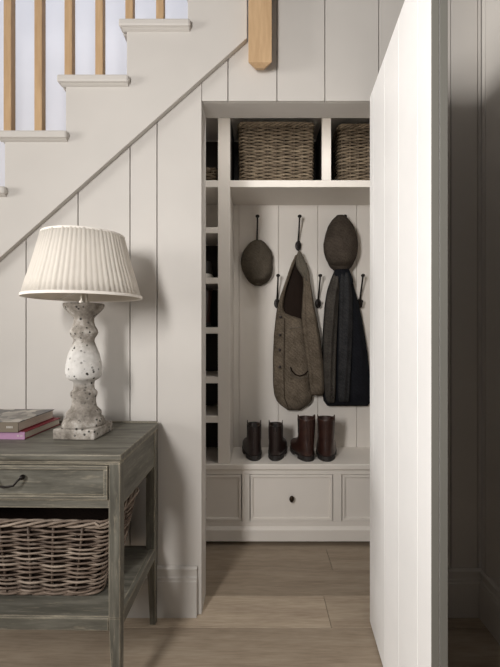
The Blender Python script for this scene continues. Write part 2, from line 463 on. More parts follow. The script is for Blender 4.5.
# newel drop, chamfered lower end
nw = MB(); nx0, nx1, ny0, ny1 = -0.0375, 0.0540, 1.585, 1.6495
cx_, cy_ = (nx0 + nx1) / 2, 1.615
tp = [(nx0, ny0, 4.05), (nx1, ny0, 4.05), (nx1, ny1, 4.05), (nx0, ny1, 4.05)]
rg = [(nx0, ny0, 2.1975), (nx1, ny0, 2.1975), (nx1, ny1, 2.236), (nx0, ny1, 2.236)]
tipq = [(cx_ - .016, cy_ - .008, 2.188), (cx_ + .016, cy_ - .008, 2.188), (cx_ + .016, cy_ + .012, 2.192), (cx_ - .016, cy_ + .012, 2.192)]
nw.add(tp + rg + tipq, [(0, 1, 2, 3)] + [(j * 4 + (k + 1) % 4, j * 4 + k, (j + 1) * 4 + k, (j + 1) * 4 + (k + 1) % 4) for j in (0, 1) for k in range(4)] + [(11, 10, 9, 8)])
nw.build('newel_post', 'oak', st, bevel=0.0015, off=so)

# ------------------------------------------------------------------ door (open towards the viewer)
HX, HY = 0.440, 1.600; NX, NY = 0.3935, 0.922
L = math.hypot(NX - HX, NY - HY)
ang = math.atan2(NY - HY, NX - HX)      # local +X runs from hinge to free edge
mb = MB(); frac = [0, .10, .35, .603, .855, 1]
for a, b_ in zip(frac, frac[1:]):
    mb.box(a * L + (0.0007 if a else 0), b_ * L - (0.0007 if b_ < 1 else 0.003), -0.019, -0.0025, 0.008, 2.07)
mb.box(0.001, L - 0.002, -0.0025, 0.0, 0.009, 2.068)
mb.box(0, L - 0.003, 0.0, 0.0175, 0.008, 2.07)
mb.box(0.0, L - 0.003, -0.020 + 0.0005 + 0.0005, -0.0175, 0.012, 2.066) if False else None
dr = struct(mb.build('door_1', 'door_paint', bevel=0.0012))
# mirror so that the boarded face looks at the opening (towards -X)
dr.location = (HX + 0.019, HY, 0); dr.rotation_euler = (0, 0, ang)
eg = MB(); eg.box(L - 0.003, L, -0.019, -0.0022, 0.008, 2.07).box(L - 0.003, L - 0.0005, 0.0, 0.0175, 0.008, 2.07)  # thin strips that carry the painted edge shade
eg.build('door_edge', 'edge_shade', dr, bevel=0.0008)
for hzv in (0.25, 1.05, 1.85):
    MB().tube([(-0.006, 0.0, hzv - 0.045), (-0.006, 0.0, hzv + 0.045)], 0.006).build('hinge', 'bronze', dr)

# ------------------------------------------------------------------ closet cabinet
CFY = 2.195
cab = thing('closet_cabinet', 'built-in painted boot room cabinet with cubbies, bench and drawers inside the closet', 'cabinet', (0.2, CFY, 0))
co = (0.2, CFY, 0)
def cp(mb, name, m='cabinet_paint', parent=None, bevel=0.0015, **k): return mb.build(name, m, parent or cab, bevel=bevel, off=co, **k)
XLc, XRc = -0.50, 0.945
xu0, xu1 = -0.2160, -0.1510
# boarded back panel
mb = MB(); gx = [XLc] + [(px - CX) * 2.50 / F for px in (198, 239, 278.5, 318, 357, 396)] + [XRc]
for a, b_ in zip(gx, gx[1:]): mb.box(a + 0.0012, b_ - 0.0012, CB - 0.012, CB - 0.004, 0.02, 2.325)
mb.box(XLc, XRc, CB - 0.004, CB + 0.01, 0.02, 2.325)
cp(mb, 'back_panel')
# side panels / uprights
cp(MB().box(XLc, XLc + 0.03, CFY, CB - 0.013, 0.434, 2.325), 'side_panel')
cp(MB().box(XRc - 0.04, XRc, CFY, CB - 0.013, 0.434, 2.325), 'side_panel')
cp(MB().box(xu0, xu1, CFY, CFY + 0.022, 0.434, 2.325).box(xu1 - 0.022, xu1, CFY + 0.022, CB - 0.013, 0.434, 1.926)
   .box(xu1 - 0.022, xu1, CFY + 0.022, CB - 0.013, 1.963, 2.325), 'upright')
cp(MB().box(0.345, 0.394, CFY, CFY + 0.022, 1.963, 2.325).box(0.36, 0.38, CFY + 0.022, CB - 0.013, 1.963, 2.325), 'upright')
# dark sheets that paint shade into the narrow cubbies and behind the baskets
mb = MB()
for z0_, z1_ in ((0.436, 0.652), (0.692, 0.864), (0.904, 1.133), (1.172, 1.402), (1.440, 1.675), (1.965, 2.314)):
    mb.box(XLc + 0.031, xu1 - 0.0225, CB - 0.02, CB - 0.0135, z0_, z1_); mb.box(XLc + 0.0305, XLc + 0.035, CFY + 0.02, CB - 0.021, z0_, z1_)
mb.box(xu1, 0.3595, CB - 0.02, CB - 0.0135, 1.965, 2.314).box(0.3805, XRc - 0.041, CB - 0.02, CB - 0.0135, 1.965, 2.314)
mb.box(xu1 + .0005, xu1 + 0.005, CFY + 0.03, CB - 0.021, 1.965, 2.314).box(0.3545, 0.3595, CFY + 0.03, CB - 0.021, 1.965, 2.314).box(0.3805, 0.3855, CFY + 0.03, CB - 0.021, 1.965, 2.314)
cp(mb, 'cubby_shade', 'shade_dark_wood', bevel=0)
# top shelf
cp(MB().box(xu1 + .0003, XRc - 0.0405, CFY, CB - 0.013, 1.926, 1.963), 'shelf')
cp(MB().box(XLc + 0.03, XRc - 0.0405, CFY - 0.0, CFY + 0.02, 2.315, 2.325), 'top_rail')
# left column shelves
LC = [(1.963, 1.926), (1.710, 1.678), (1.438, 1.406), (1.170, 1.137), (0.902, 0.868), (0.690, 0.655)]
for zt, zb in LC:
    cp(MB().box(XLc + 0.03, xu0 - .0003, CFY, CFY + 0.022, zb, zt).box(XLc + 0.03, xu1 - 0.0225, CFY + 0.022, CB - 0.013, zb + 0.003, zt), 'shelf')
# bench top with moulded nose
mb = MB(); mb.prism([(CB - 0.013, 0.434), (CFY - 0.006, 0.434), (CFY - 0.010, 0.430), (CFY - 0.010, 0.408), (CFY - 0.004, 0.402), (CFY - 0.002, 0.396), (CB - 0.013, 0.396)], XLc, XRc, 'X')
cp(mb, 'bench_top')
# lower carcass with face frame
dx = [(-0.492, -0.088), (-0.043, 0.404), (0.453, 0.898)]; gp = 0.0025
dz0, dz1 = 0.126, 0.374
mb = MB(); ff = CFY + 0.02
mb.box(XLc, XRc, CFY, ff, dz1 + 0.002, 0.396).box(XLc, XRc, CFY, ff, 0.07, dz0 - 0.002)
ed = [XLc, dx[0][0] - 0.002, dx[0][1] + 0.002, dx[1][0] - 0.002, dx[1][1] + 0.002, dx[2][0] - 0.002, dx[2][1] + 0.002, XRc]
for a, b_ in ((0, 1), (2, 3), (4, 5), (6, 7)): mb.box(ed[a], ed[b_], CFY, ff, dz0 - 0.002, dz1 + 0.002)
mb.box(XLc, XRc, CFY + 0.12, CFY + 0.14, 0.07, 0.396).box(XLc, XRc, CFY + 0.05, CFY + 0.07, 0.0, 0.07)
cp(mb, 'carcass')
mb = MB(); mb.prism([(CFY, 0.022), (CFY - 0.014, 0.022), (CFY - 0.014, 0.082), (CFY - 0.010, 0.088), (CFY - 0.006, 0.094), (CFY, 0.097)], XLc, XRc, 'X')
mb.box(XLc, XRc, CFY, CFY + 0.05, 0.022, 0.07)
cp(mb, 'plinth')
for i, (a, b_) in enumerate(dx):
    a += gp; b_ -= gp
    mb = MB(); e = 0.012
    mb.box(a + e, b_ - e, CFY + 0.008, ff, dz0 + e, dz1 - e)
    # raised bead frame
    for (p0, p1, q0, q1) in ((a, b_, dz0, dz0 + e), (a, b_, dz1 - e, dz1), (a, a + e, dz0 + e, dz1 - e), (b_ - e, b_, dz0 + e, dz1 - e)):
        mb.box(p0, p1, CFY - 0.004, ff, q0, q1)
    e2 = 0.016
    for (p0, p1, q0, q1) in ((a + e, b_ - e, dz0 + e, dz0 + e2), (a + e, b_ - e, dz1 - e2, dz1 - e), (a + e, a + e2, dz0 + e2, dz1 - e2), (b_ - e2, b_ - e, dz0 + e2, dz1 - e2)):
        mb.box(p0, p1, CFY + 0.001, ff, q0, q1)
    mb.box(a + 0.002, b_ - 0.002, ff, CFY + 0.12, dz0 + 0.004, dz1 - 0.004)
    d_ = cp(mb, 'drawer')
    cxk, zk = (a + b_) / 2, 0.250
    k = MB(); k.tube([(cxk, CFY + 0.005, zk), (cxk, CFY - 0.012, zk)], 0.006, 10); k.ball((cxk, CFY - 0.017, zk), 0.016, 16, (0.8, 0.55, 1.15))
    ko = cp(k, 'knob', 'bronze', d_, bevel=0, smooth='all')

# ------------------------------------------------------------------ wicker baskets
def rrect(w, d, r, step):
    """rounded rectangle perimeter points (centre 0), evenly spaced"""
    pts = []
    cs = [(w / 2 - r, -d / 2 + r, -90), (w / 2 - r, d / 2 - r, 0), (-w / 2 + r, d / 2 - r, 90), (-w / 2 + r, -d / 2 + r, 180)]
    raw = []
    for cx, cy, a0 in cs:
        for k in range(9):
            t = math.radians(a0 + 90 * k / 8); raw.append(Vector((cx + r * math.cos(t), cy + r * math.sin(t), 0)))
    raw.append(raw[0].copy())
    Ls = [0]
    for a, b_ in zip(raw, raw[1:]): Ls.append(Ls[-1] + (b_ - a).length)
    n = int(round(Ls[-1] / step)); out = []
    j = 0
    for i in range(n):
        s = Ls[-1] * i / n
        while Ls[j + 1] < s: j += 1
        t = (s - Ls[j]) / max(Ls[j + 1] - Ls[j], 1e-9)
        p = raw[j].lerp(raw[j + 1], t); dd = (raw[j + 1] - raw[j]).normalized()
        out.append((p, Vector((dd.y, -dd.x, 0)), i / n))
    return out
def basket(root, w, d, h, flare, m, stakes, pitch=0.0075, r=0.0042, amp=0.006, wob=0.002, seedv=1, rim=True):
    rnd = random.Random(seedv)
    per = rrect(w, d, 0.024, 0.011)
    body = MB(); rows = int((h - 0.02) / pitch)
    for k in range(rows):
        z = 0.012 + k * pitch; f = 1 + flare * (z / h)
        ph = rnd.uniform(-0.15, 0.15); body.tone = rnd.random(); rr = r * rnd.uniform(0.85, 1.15)
        path = []
        for p, nrm, t in per:
            o = amp * math.sin(PI * stakes * t * 2 / 2 + k * PI + 0.0)
            zz = z + wob * math.sin(t * 23 + k * 0.7 + ph) * 0.6 + wob * math.sin(t * 7 + seedv)
            path.append((p.x * f + nrm.x * o, p.y * f + nrm.y * o, zz))
        body.tube(path, rr, 5, closed=True)
    for i in range(stakes):
        body.tone = rnd.random() * 0.5
        p, nrm, t = per[int((i + 0.5) * len(per) / stakes) % len(per)]
        body.tube([(p.x * (1 + flare * q), p.y * (1 + flare * q), h * q) for q in (0.0, 0.35, 0.7, 0.985)], r * 1.15, 5)
    o1 = body.build('woven_body', m, root, smooth='all')
    ln = MB(); a = w / 2 - 0.012; c = d / 2 - 0.012; f = 1 + flare
    q0 = [(-a, -c, 0.013), (a, -c, 0.013), (a, c, 0.013), (-a, c, 0.013)]; q1 = [(x * f, y * f, h - 0.012) for x, y, z in q0]
    i0 = [(x * .985, y * .97, 0.016) for x, y, z in q0]; i1 = [(x * .985, y * .97, z) for x, y, z in q1]
    ln.add(q0 + q1 + i1 + i0, [(3, 2, 1, 0)] + [(j * 4 + k, j * 4 + (k + 1) % 4, (j + 1) * 4 + (k + 1) % 4, (j + 1) * 4 + k) for j in range(3) for k in range(4)] + [(12, 13, 14, 15)])
    ln.build('shade_liner', 'lining_brown', root)  # dark liner added to paint shade inside and between the weave
    b = MB()
    for q in range(3):
        b.tone = rnd.random()
        path = []
        for p, nrm, t in per:
            a = 2 * PI * (t * stakes / 2 + q / 3)
            path.append((p.x + nrm.x * 0.005 * math.cos(a), p.y + nrm.y * 0.005 * math.cos(a), 0.008 + 0.0035 * math.sin(a)))
        b.tube(path, 0.0042, 5, closed=True)
    b.box(-w / 2 + 0.01, w / 2 - 0.01, -d / 2 + 0.01, d / 2 - 0.01, 0.004, 0.012)
    b.build('woven_base', m, root, smooth=True)
    if rim:
        b = MB()
        for q in range(4):
            b.tone = rnd.uniform(0.3, 1); path = []
            for p, nrm, t in per:
                a = 2 * PI * (t * stakes / 2.5 + q / 4); f = 1 + flare
                path.append((p.x * f + nrm.x * 0.009 * math.cos(a), p.y * f + nrm.y * 0.009 * math.cos(a), h - 0.004 + 0.009 * math.sin(a) + wob * math.sin(t * 9)))
            b.tube(path, r * 1.2, 5, closed=True)
        b.build('woven_rim', m, root, smooth='all')

bk = thing('wicker_basket', 'brown wicker storage basket filling the wide cubby above the coat hooks', 'basket', (0.100, 2.355, 1.9632), group=None)
basket(bk, 0.395, 0.26, 0.318, 0.015, 'wicker_brown', 26, pitch=0.0095, r=0.0050, amp=0.006, wob=0.0015, seedv=3)
bk2 = thing('wicker_basket', 'brown wicker basket in the right cubby, partly hidden by the open door', 'basket', (0.652, 2.365, 1.9632))
basket(bk2, 0.40, 0.25, 0.315, 0.02, 'wicker_brown', 26, pitch=0.0095, r=0.0050, amp=0.006, wob=0.0015, seedv=5)
bk3 = thing('wicker_basket', 'low dark wicker basket in the narrow top left cubby', 'basket', (-0.325, 2.34, 1.9634))
basket(bk3, 0.18, 0.20, 0.075, 0.03, 'wicker_brown', 16, pitch=0.0095, r=0.0050, amp=0.006, wob=0.0015, seedv=8)

# ------------------------------------------------------------------ coat hooks
def make_hook():
    root = thing('coat_hook', 'x', 'hook')
    b = MB(); b.ball((0, 0.0, 0), 0.030, 18, (0.62, 0.16, 1.0)); b.build('back_plate', 'iron', root, smooth='all')
    b = MB(); b.tube([(0, -0.003, 0.01), (0, -0.012, 0.03), (0.001, -0.022, 0.06), (0.002, -0.040, 0.10), (0.003, -0.058, 0.14), (0.003, -0.066, 0.158)],
                     [0.006, 0.006, 0.0055, 0.005, 0.005, 0.0055], 10); b.build('upper_prong', 'iron', root, smooth=True)
    b = MB(); b.ball((0.003, -0.069, 0.163), 0.0125, 14, (1, 1, 0.8)); b.build('knob', 'iron', root, smooth='all')
    b = MB(); b.tube([(0, -0.003, -0.005), (0, -0.022, -0.022), (0, -0.038, -0.022), (0, -0.048, -0.006), (0, -0.050, 0.006)],
                     [0.006, 0.006, 0.006, 0.005, 0.004], 10); b.ball((0, -0.050, 0.010), 0.010, 12)
    b.build('lower_hook', 'iron', root, smooth=True)
    return root
hooks = [(257, 246, 'dark iron coat hook holding the round grey cap on the left', 'u'),
         (298, 246, 'dark iron coat hook from which the brown tweed waistcoat hangs', 'u'),
         (342, 246, 'dark iron coat hook behind the tall dark cap, carrying the dark coat', 'u'),
         (277, 303.5, 'bare iron coat hook between the round grey cap and the tweed waistcoat', 'l'),
         (318, 303.5, 'bare iron coat hook between the tweed waistcoat and the dark coat', 'l'),
         (359.5, 303.5, 'bare iron coat hook right of the dark coat, beside the open door', 'l')]
hk0 = make_hook(); hparts = list(hk0.children)
BY = CB - 0.0125
for i, (px, py, lab, _) in enumerate(hooks):
    if i == 0: r_ = hk0
    else:
        r_ = hk0.copy(); COL.objects.link(r_)
        for c in hparts:
            d_ = c.copy(); COL.objects.link(d_); d_.parent = r_
    p = at(px, py, BY); r_.location = (p.x, BY - 0.004, p.z)
    tag(r_, lab, 'hook', 'iron coat hooks on the boarded closet back')

# ------------------------------------------------------------------ hanging clothes
def interp(rows, y):
    if y <= rows[0][0]: return rows[0][1:]
    for a, b_ in zip(rows, rows[1:]):
        if y <= b_[0]:
            t = (y - a[0]) / (b_[0] - a[0]); 
            return tuple(p + (q - p) * t for p, q in zip(a[1:], b_[1:]))
    return rows[-1][1:]
def smooth_rows(rows, n):
    y0, y1 = rows[0][0], rows[-1][0]; out = []
    for i in range(n + 1):
        y = y0 + (y1 - y0) * i / n
        acc = [0] * (len(rows[0]) - 1); w = 0
        for k in (-1, 0, 1):
            yy = min(max(y + k * (y1 - y0) / n * 0.8, y0), y1)
            r = interp(rows, yy); acc = [a + b for a, b in zip(acc, r)]; w += 1
        out.append((y, *[a / w for a in acc]))
    return out
def drape(rows, yb, thick, n=36, m=22, fold=None, ref=2.44, power=0.5, back=0.25):
    """closed puffy sheet following a measured outline; rows = (py, xl, xr) at distance ref"""
    rs = smooth_rows(rows, n); mb = MB(); vs = []; fs = []
    K = 2 * m
    for i, (y, xl, xr) in enumerate(rs):
        v = i / n
        ev = min(1, math.sqrt(max(0, min(v, 1 - v)) * 9) + 0.12)
        for k in range(K):
            if k <= m: u = k / m; s = 1
            else: u = (K - k) / m; s = -back
            if s > 0:
                dpt = thick(u, v) * (math.sin(PI * u) ** power) * ev if 0 < u < 1 else 0
                if fold and 0 < u < 1: dpt += fold(u, v) * math.sin(PI * u) ** 0.4 * ev
            else: dpt = -thick(u, v) * back * (math.sin(PI * u) ** power if 0 < u < 1 else 0) * ev
            X = (xl + (xr - xl) * u - CX) * ref / F; Z = CH + (CY - y) * ref / F
            vs.append((X, yb - dpt, Z))
    for i in range(n):
        for k in range(K):
            k2 = (k + 1) % K
            fs.append((i * K + k, (i + 1) * K + k, (i + 1) * K + k2, i * K + k2))
    fs.append(tuple(range(K))); fs.append(tuple(n * K + k for k in range(K))[::-1])
    mb.add(vs, fs); return mb

# round grey flat cap
p0 = at(257, 240, 2.44); cap = thing('flat_cap', 'round grey-brown tweed flat cap hanging on the upper left hook', 'cap', p0)
crease = lambda u, v: -0.010 * math.exp(-((u - 0.60 - 0.06 * v) / 0.05) ** 2) * max(0, 1 - v * 1.4) + 0.005 * math.sin(10 * u + 7 * v) + 0.004 * math.sin(5 * v - 3 * u)
r1 = [(238.8, 255, 261), (240.5, 251.5, 264), (243.3, 248, 267), (249.6, 243.2, 271.3), (256, 241, 273.3), (262.4, 240.4, 272.8), (268.8, 241.6, 273.3), (275, 244.4, 272.2), (280, 248.2, 268.8), (283, 253, 264)]
drape(r1, 2.475, lambda u, v: 0.065 + 0.012 * v, fold=crease, ref=2.44).build('crown', 'cap_grey', cap, smooth='all', off=p0)
r1b = [(268, 243.5, 272.5), (275, 244.3, 272.3), (281, 248.5, 268.6), (284.5, 253, 263), (285.3, 256, 260)]
drape(r1b, 2.484, lambda u, v: 0.03, n=14, ref=2.45).build('peak', 'cap_grey', cap, smooth='all', off=p0)
MB().ball(at(258.5, 252, 2.397), 0.006, 10, (1, 0.5, 1)).build('button', 'cap_grey', cap, smooth='all', off=p0)

# tall dark cap
p0 = at(342, 214, 2.40); cap = thing('flat_cap', 'tall dark herringbone cap hanging above the dark coat', 'cap', p0)
r2 = [(213, 339, 344), (217, 334, 349), (224, 329.5, 355), (233, 326.5, 358.8), (243, 324.5, 360), (251, 325, 359.5), (258, 327, 357.5), (264, 330.5, 354), (267, 336, 349)]
drape(r2, 2.445, lambda u, v: 0.07 + 0.01 * v, fold=lambda u, v: 0.003 * math.sin(9 * u + 3 * v), ref=2.40).build('crown', 'cap_dark', cap, smooth='all', off=p0)
r2b = [(256, 327.5, 357), (262, 329, 355.5), (267, 331.5, 352.5), (270, 336, 348)]
drape(r2b, 2.452, lambda u, v: 0.05, n=12, ref=2.41).build('peak', 'cap_dark', cap, smooth='all', off=p0)

# brown tweed waistcoat
p0 = at(299, 250, 2.46); ws = thing('tweed_waistcoat', 'brown tweed waistcoat with open neck and pocket hanging from the middle hook', 'waistcoat', p0)
lin = [(256, 295, 304), (268, 291, 306), (282, 286, 309), (300, 280.5, 311), (318, 279, 313), (340, 280, 314), (370, 281, 316), (392, 283, 318)]
drape(lin, 2.492, lambda u, v: 0.022, ref=2.47).build('lining', 'lining_brown', ws, smooth='all', off=p0)
fl_ = lambda u, v: 0.006 * math.sin(10 * u + 1.5 * v) * (0.3 + v) + 0.003 * math.sin(22 * u - 4 * v)
front = [(254, 296, 299), (262, 292, 295.5), (272, 288.6, 292), (285, 284.2, 287.6), (298, 279.8, 284), (308, 277.3, 283.5), (314, 276.3, 285), (317, 276, 297), (320, 275.6, 307), (335, 274, 310), (360, 273, 313), (385, 273.2, 314), (396, 274.5, 313.5), (403, 277.5, 312), (408, 283, 306), (411, 289, 299)]
drape(front, 2.470, lambda u, v: 0.018 + 0.03 * min(1, v * 1.5), n=64, m=30, fold=fl_, ref=2.44).build('front_panel', 'tweed_brown', ws, smooth='all', off=p0)
side = [(262, 302, 307), (272, 303, 309.5), (285, 303.5, 311.5), (300, 302.5, 314), (318, 301.5, 317.5), (340, 303.5, 321.5), (365, 307, 324.5), (385, 309.5, 325.8), (393, 310.5, 325), (396, 313, 323)]
drape(side, 2.445, lambda u, v: 0.025, n=44, fold=lambda u, v: 0.007 * math.sin(9 * u + v * 2) + 0.003 * math.sin(17 * u), ref=2.42).build('side_panel', 'tweed_brown', ws, smooth='all', off=p0)
colr = [(250.5, 298.6, 300.6), (255, 296.5, 303), (262, 295.8, 306), (268, 297, 308.6), (274, 301, 310), (279, 304, 310), (282, 306, 309)]
drape(colr, 2.438, lambda u, v: 0.024, n=24, fold=lambda u, v: -0.008 * math.exp(-((u - 0.45) / 0.1) ** 2), ref=2.42).build('collar', 'tweed_collar', ws, smooth='all', off=p0)
MB().tube([at(299.5, 254, 2.455), at(299, 249.5, 2.466), at(298.2, 249.2, 2.468), at(298, 254, 2.455)], 0.002, 6).build('hanging_loop', 'lining_brown', ws, off=p0)
YP = 2.418
MB().tube([at(284.5, 318, 2.4285), at(284.2, 345, 2.424), at(283.8, 375, 2.424), at(284.6, 398, 2.426), at(288, 407, 2.432)], 0.0016, 6).build('placket_seam', 'lining_brown', ws, smooth=True, off=p0)
MB().tube([at(290, 367, YP), at(290.3, 371, YP - .001), at(292, 375, YP - .002), at(296, 378, YP - .003), at(302, 378.6, YP - .003), at(307, 376.5, YP), at(308.5, 371, YP + .002)], 0.0022, 6).build('pocket_flap', 'tweed_collar', ws, smooth=True, off=p0)
MB().tube([at(290.5, 367, YP - .003), at(292, 371, YP - .004), at(295.5, 374.8, YP - .006), at(300, 376, YP - .006), (at(304.5, 374.6, YP - .004)), at(308, 371, YP)], 0.0042, 6).build('pocket_welt', 'lining_brown', ws, smooth=True, off=p0)
MB().tube([at(288, 328.5, YP + .007), at(294, 328, YP + .002), at(301, 327.2, YP + .004)], 0.0026, 6).build('pocket_welt', 'tweed_collar', ws, smooth=True, off=p0)
for px, py in ((280.5, 317), (280, 335), (279.6, 350), (279.8, 367)):
    MB().ball(at(px, py, 2.429), 0.009, 10, (1, 0.6, 1)).build('button', 'leather_dark', ws, smooth='all', off=p0)

# dark coat
p0 = at(343, 268, 2.46); ct = thing('wool_coat', 'dark navy wool coat with grey tweed sleeve hanging under the tall dark cap', 'coat', p0)
body = [(264, 337, 349), (270, 335.5, 351), (278, 332, 353.5), (290, 328, 356.5), (305, 325.5, 361), (325, 324, 365), (350, 323.3, 369), (380, 323.3, 372), (400, 324, 373.5), (405, 325.5, 372), (407, 330, 368)]
drape(body, 2.478, lambda u, v: 0.035 + 0.02 * v, n=54, m=36, fold=lambda u, v: (0.010 * math.sin(17 * u + 1.2 * v) + 0.004 * math.sin(31 * u)) * (0.35 + 0.65 * v), ref=2.44).build('coat_body', 'coat_navy', ct, smooth='all', off=p0)
slv = [(274, 334.5, 340), (284, 330, 341), (296, 326.8, 340), (315, 325, 338.8), (340, 323.8, 337.5), (365, 323.8, 337), (390, 325, 336.5), (400, 326.5, 336), (403.5, 328.5, 334.5)]
drape(slv, 2.436, lambda u, v: 0.04, n=44, fold=lambda u, v: 0.007 * math.sin(12 * u + 4 * v), ref=2.41).build('sleeve', 'coat_grey', ct, smooth='all', off=p0)
lap = [(270, 340, 349.5), (282, 339.8, 351.5), (296, 339.5, 352.8), (318, 339.2, 353), (345, 339, 352.5), (375, 338.5, 351), (398, 338.5, 350), (402, 340, 348.5)]
drape(lap, 2.424, lambda u, v: 0.024, n=44, fold=lambda u, v: 0.006 * math.sin(11 * u + 3 * v), ref=2.41, back=0.8).build('lapel', 'coat_mid', ct, smooth='all', off=p0)
colr = [(266, 337, 349), (271, 335, 351), (277, 334.5, 353.5), (282, 336, 354.5), (285, 342, 353)]
drape(colr, 2.435, lambda u, v: 0.025, n=14, ref=2.41).build('collar', 'coat_navy', ct, smooth='all', off=p0)
for px, py in ((331.5, 388), (331.7, 392.5), (332, 397)):
    MB().ball(at(px, py, 2.394), 0.006, 10, (1, 0.5, 1)).build('button', 'leather_dark', ct, smooth='all', off=p0)

# ------------------------------------------------------------------ boots
def boot_rings(h, wS, wF, ear, len_=0.275):
    # (z, back, front, halfwidth) ; foot points to +Y, heel at y=0
    base = [(0.024, 0.004, len_ - 0.006, wF), (0.040, 0.0, len_, wF * 1.02), (0.055, 0.0, len_ - 0.004, wF * 1.0), (0.070, 0.002, len_ - 0.03, wF * .93),
            (0.085, 0.004, len_ - 0.075, wF * .86), (0.100, 0.007, 0.160, wF * .80), (0.120, 0.009, 0.135, wF * .78)]
    top = [(0.120 + (h - 0.120) * t, 0.009 - 0.006 * t, 0.130 - 0.012 * math.sin(PI * t) * 0.5 - 0.004 * t, wF * .78 + (wS - wF * .78) * t) for t in (0.2, 0.4, 0.6, 0.8, 0.93, 1.0)]
    return base + top
def make_boot(name, label, h, wS, wF, m, ear, side, tab, group, loc, rot):
    root = thing(name, label, 'boot', loc, rot, group)
    mb = MB(); S = 36; rings = boot_rings(h, wS, wF, ear); vs = []
    def sect(z, bk_, fr, w, scale=1.0, earz=0):
        pts = []
        cy = (bk_ + fr) / 2; hl = (fr - bk_) / 2
        for k in range(S):
            t = 2 * PI * k / S; c, s_ = math.cos(t), math.sin(t)
            y = cy + hl * s_ * scale
            rel = (y - bk_) / max(fr - bk_, 1e-6)
            # heel narrower, ball of foot wider, for the long low sections
            long_ = max(0, min(1, (hl * 2 - 0.14) / 0.12))
            prof = 1 - long_ * (0.20 * (1 - rel) + 0.10 * max(0, rel - 0.75) * 4 - 0.06)
            x = w * scale * prof * (abs(c) ** 0.85) * (1 if c > 0 else -1)
            x += side * 0.026 * long_ * rel * rel
            zz = z + earz * (abs(c) ** 14)
            pts.append((x, y, zz))
        return pts
    for i, (z, b1, f1, w) in enumerate(rings):
        last = i == len(rings) - 1
        vs += sect(z, b1, f1, w, 1.0, ear if last else (ear * 0.35 if i == len(rings) - 2 else 0))
    z, b1, f1, w = rings[-1]
    vs += sect(z, b1, f1, w, 0.92, ear); vs += sect(z - 0.05, b1, f1, w, 0.90, 0)
    n = len(rings) + 2
    fs = [(i * S + k, i * S + (k + 1) % S, (i + 1) * S + (k + 1) % S, (i + 1) * S + k) for i in range(n - 1) for k in range(S)]
    fs.append(tuple(range(S))[::-1]); fs.append(tuple((n - 1) * S + k for k in range(S)))
    mb.add(vs, fs); up = mb.build('upper', m, root, smooth='all')
    # sole with heel block
    so_ = MB(); z, b1, f1, w = rings[0]
    a = sect(0.015, b1 - 0.004, f1 + 0.006, w + 0.004); b2 = sect(0.027, b1 - 0.004, f1 + 0.006, w + 0.004)
    so_.add(a + b2, [(k, (k + 1) % S, S + (k + 1) % S, S + k) for k in range(S)] + [tuple(range(S))[::-1], tuple(S + k for k in range(S))])
    so_.build('sole', 'rubber', root, bevel=0.002, smooth=True)
    hb = MB(); q = [p for p in a if p[1] < 0.078]; q.sort(key=lambda p: math.atan2(p[1] - 0.05, p[0]))
    hb.prism([(p[0], p[1]) for p in q], 0.0, 0.0155, 'Z'); hb.build('heel', 'rubber', root, bevel=0.0015)
    # front part of the sole rests on the bench as well
    fr_ = MB(); q = [p for p in a if p[1] > 0.115]; cyy = 0.19; q.sort(key=lambda p: math.atan2(p[1] - cyy, p[0]))
    fr_.prism([(p[0] * .98, p[1]) for p in q], 0.0, 0.0155, 'Z'); fr_.build('sole_tread', 'rubber', root, bevel=0.0015)
    zt = rings[-1][0]; bk_ = rings[-1][1]
    if tab:
        MB().box(-0.010, 0.010, bk_ - 0.003, bk_ + 0.001, zt - 0.03, zt + 0.014).build('pull_tab', 'elastic', root, bevel=0.001)
    def wz(z):
        for r0, r1_ in zip(rings, rings[1:]):
            if z <= r1_[0]:
                t = (z - r0[0]) / (r1_[0] - r0[0]); return [p + (q - p) * t for p, q in zip(r0[1:], r1_[1:])]
        return rings[-1][1:]
    for sx in (-1, 1):
        g = MB(); vs = []; nz = 8
        for j in range(nz + 1):
            z = zt - 0.085 + (0.085 - 0.002) * j / nz; bk2, fr2, w2 = wz(z); cyy = (bk2 + fr2) / 2; hl = (fr2 - bk2) / 2
            half = 0.13 + 0.30 * j / nz
            for k in range(5):
                t = (k / 4 - 0.5) * 2 * half; c = math.cos(t)
                vs.append((sx * (w2 * c ** 0.85 + 0.0008), cyy + hl * math.sin(t), z))
            for k in range(5):
                t = (0.5 - k / 4) * 2 * half; c = math.cos(t)
                vs.append((sx * (w2 * c ** 0.85 - 0.002), cyy + hl * math.sin(t), z))
        fs_ = [(j * 10 + k, j * 10 + (k + 1) % 10, (j + 1) * 10 + (k + 1) % 10, (j + 1) * 10 + k) for j in range(nz) for k in range(10)]
        fs_ += [tuple(range(10))[::-1], tuple(nz * 10 + k for k in range(10))]
        g.add(vs, fs_); g.build('elastic_gusset', 'elastic', root, smooth=True)
    # back seam strap
    MB().box(-0.006, 0.006, -0.0005, 0.010, 0.045, zt - 0.004).build('back_strap', m, root, bevel=0.002)
    return root
BZ = 0.4342
def bl(px, Y): return ((px - CX) * Y / F, Y, BZ)
make_boot('chelsea_boot', 'short dark brown chelsea boot, far left on the bench', 0.190, 0.040, 0.051, 'leather_dark', 0.024, -1, True, None, bl(254.8, 2.235), math.radians(4))
make_boot('chelsea_boot', 'short dark brown chelsea boot, second from the left on the bench', 0.190, 0.040, 0.051, 'leather_dark', 0.024, 1, True, None, bl(275.2, 2.235), math.radians(-5))
make_boot('ankle_boot', 'taller reddish brown leather boot, left one of the pair below the waistcoat hem', 0.228, 0.049, 0.058, 'leather_brown', 0.018, -1, False, None, bl(308.8, 2.225), math.radians(5))
make_boot('ankle_boot', 'taller reddish brown leather boot, rightmost on the bench near the open door', 0.228, 0.049, 0.058, 'leather_brown', 0.018, 1, False, None, bl(327.0, 2.225), math.radians(-5))

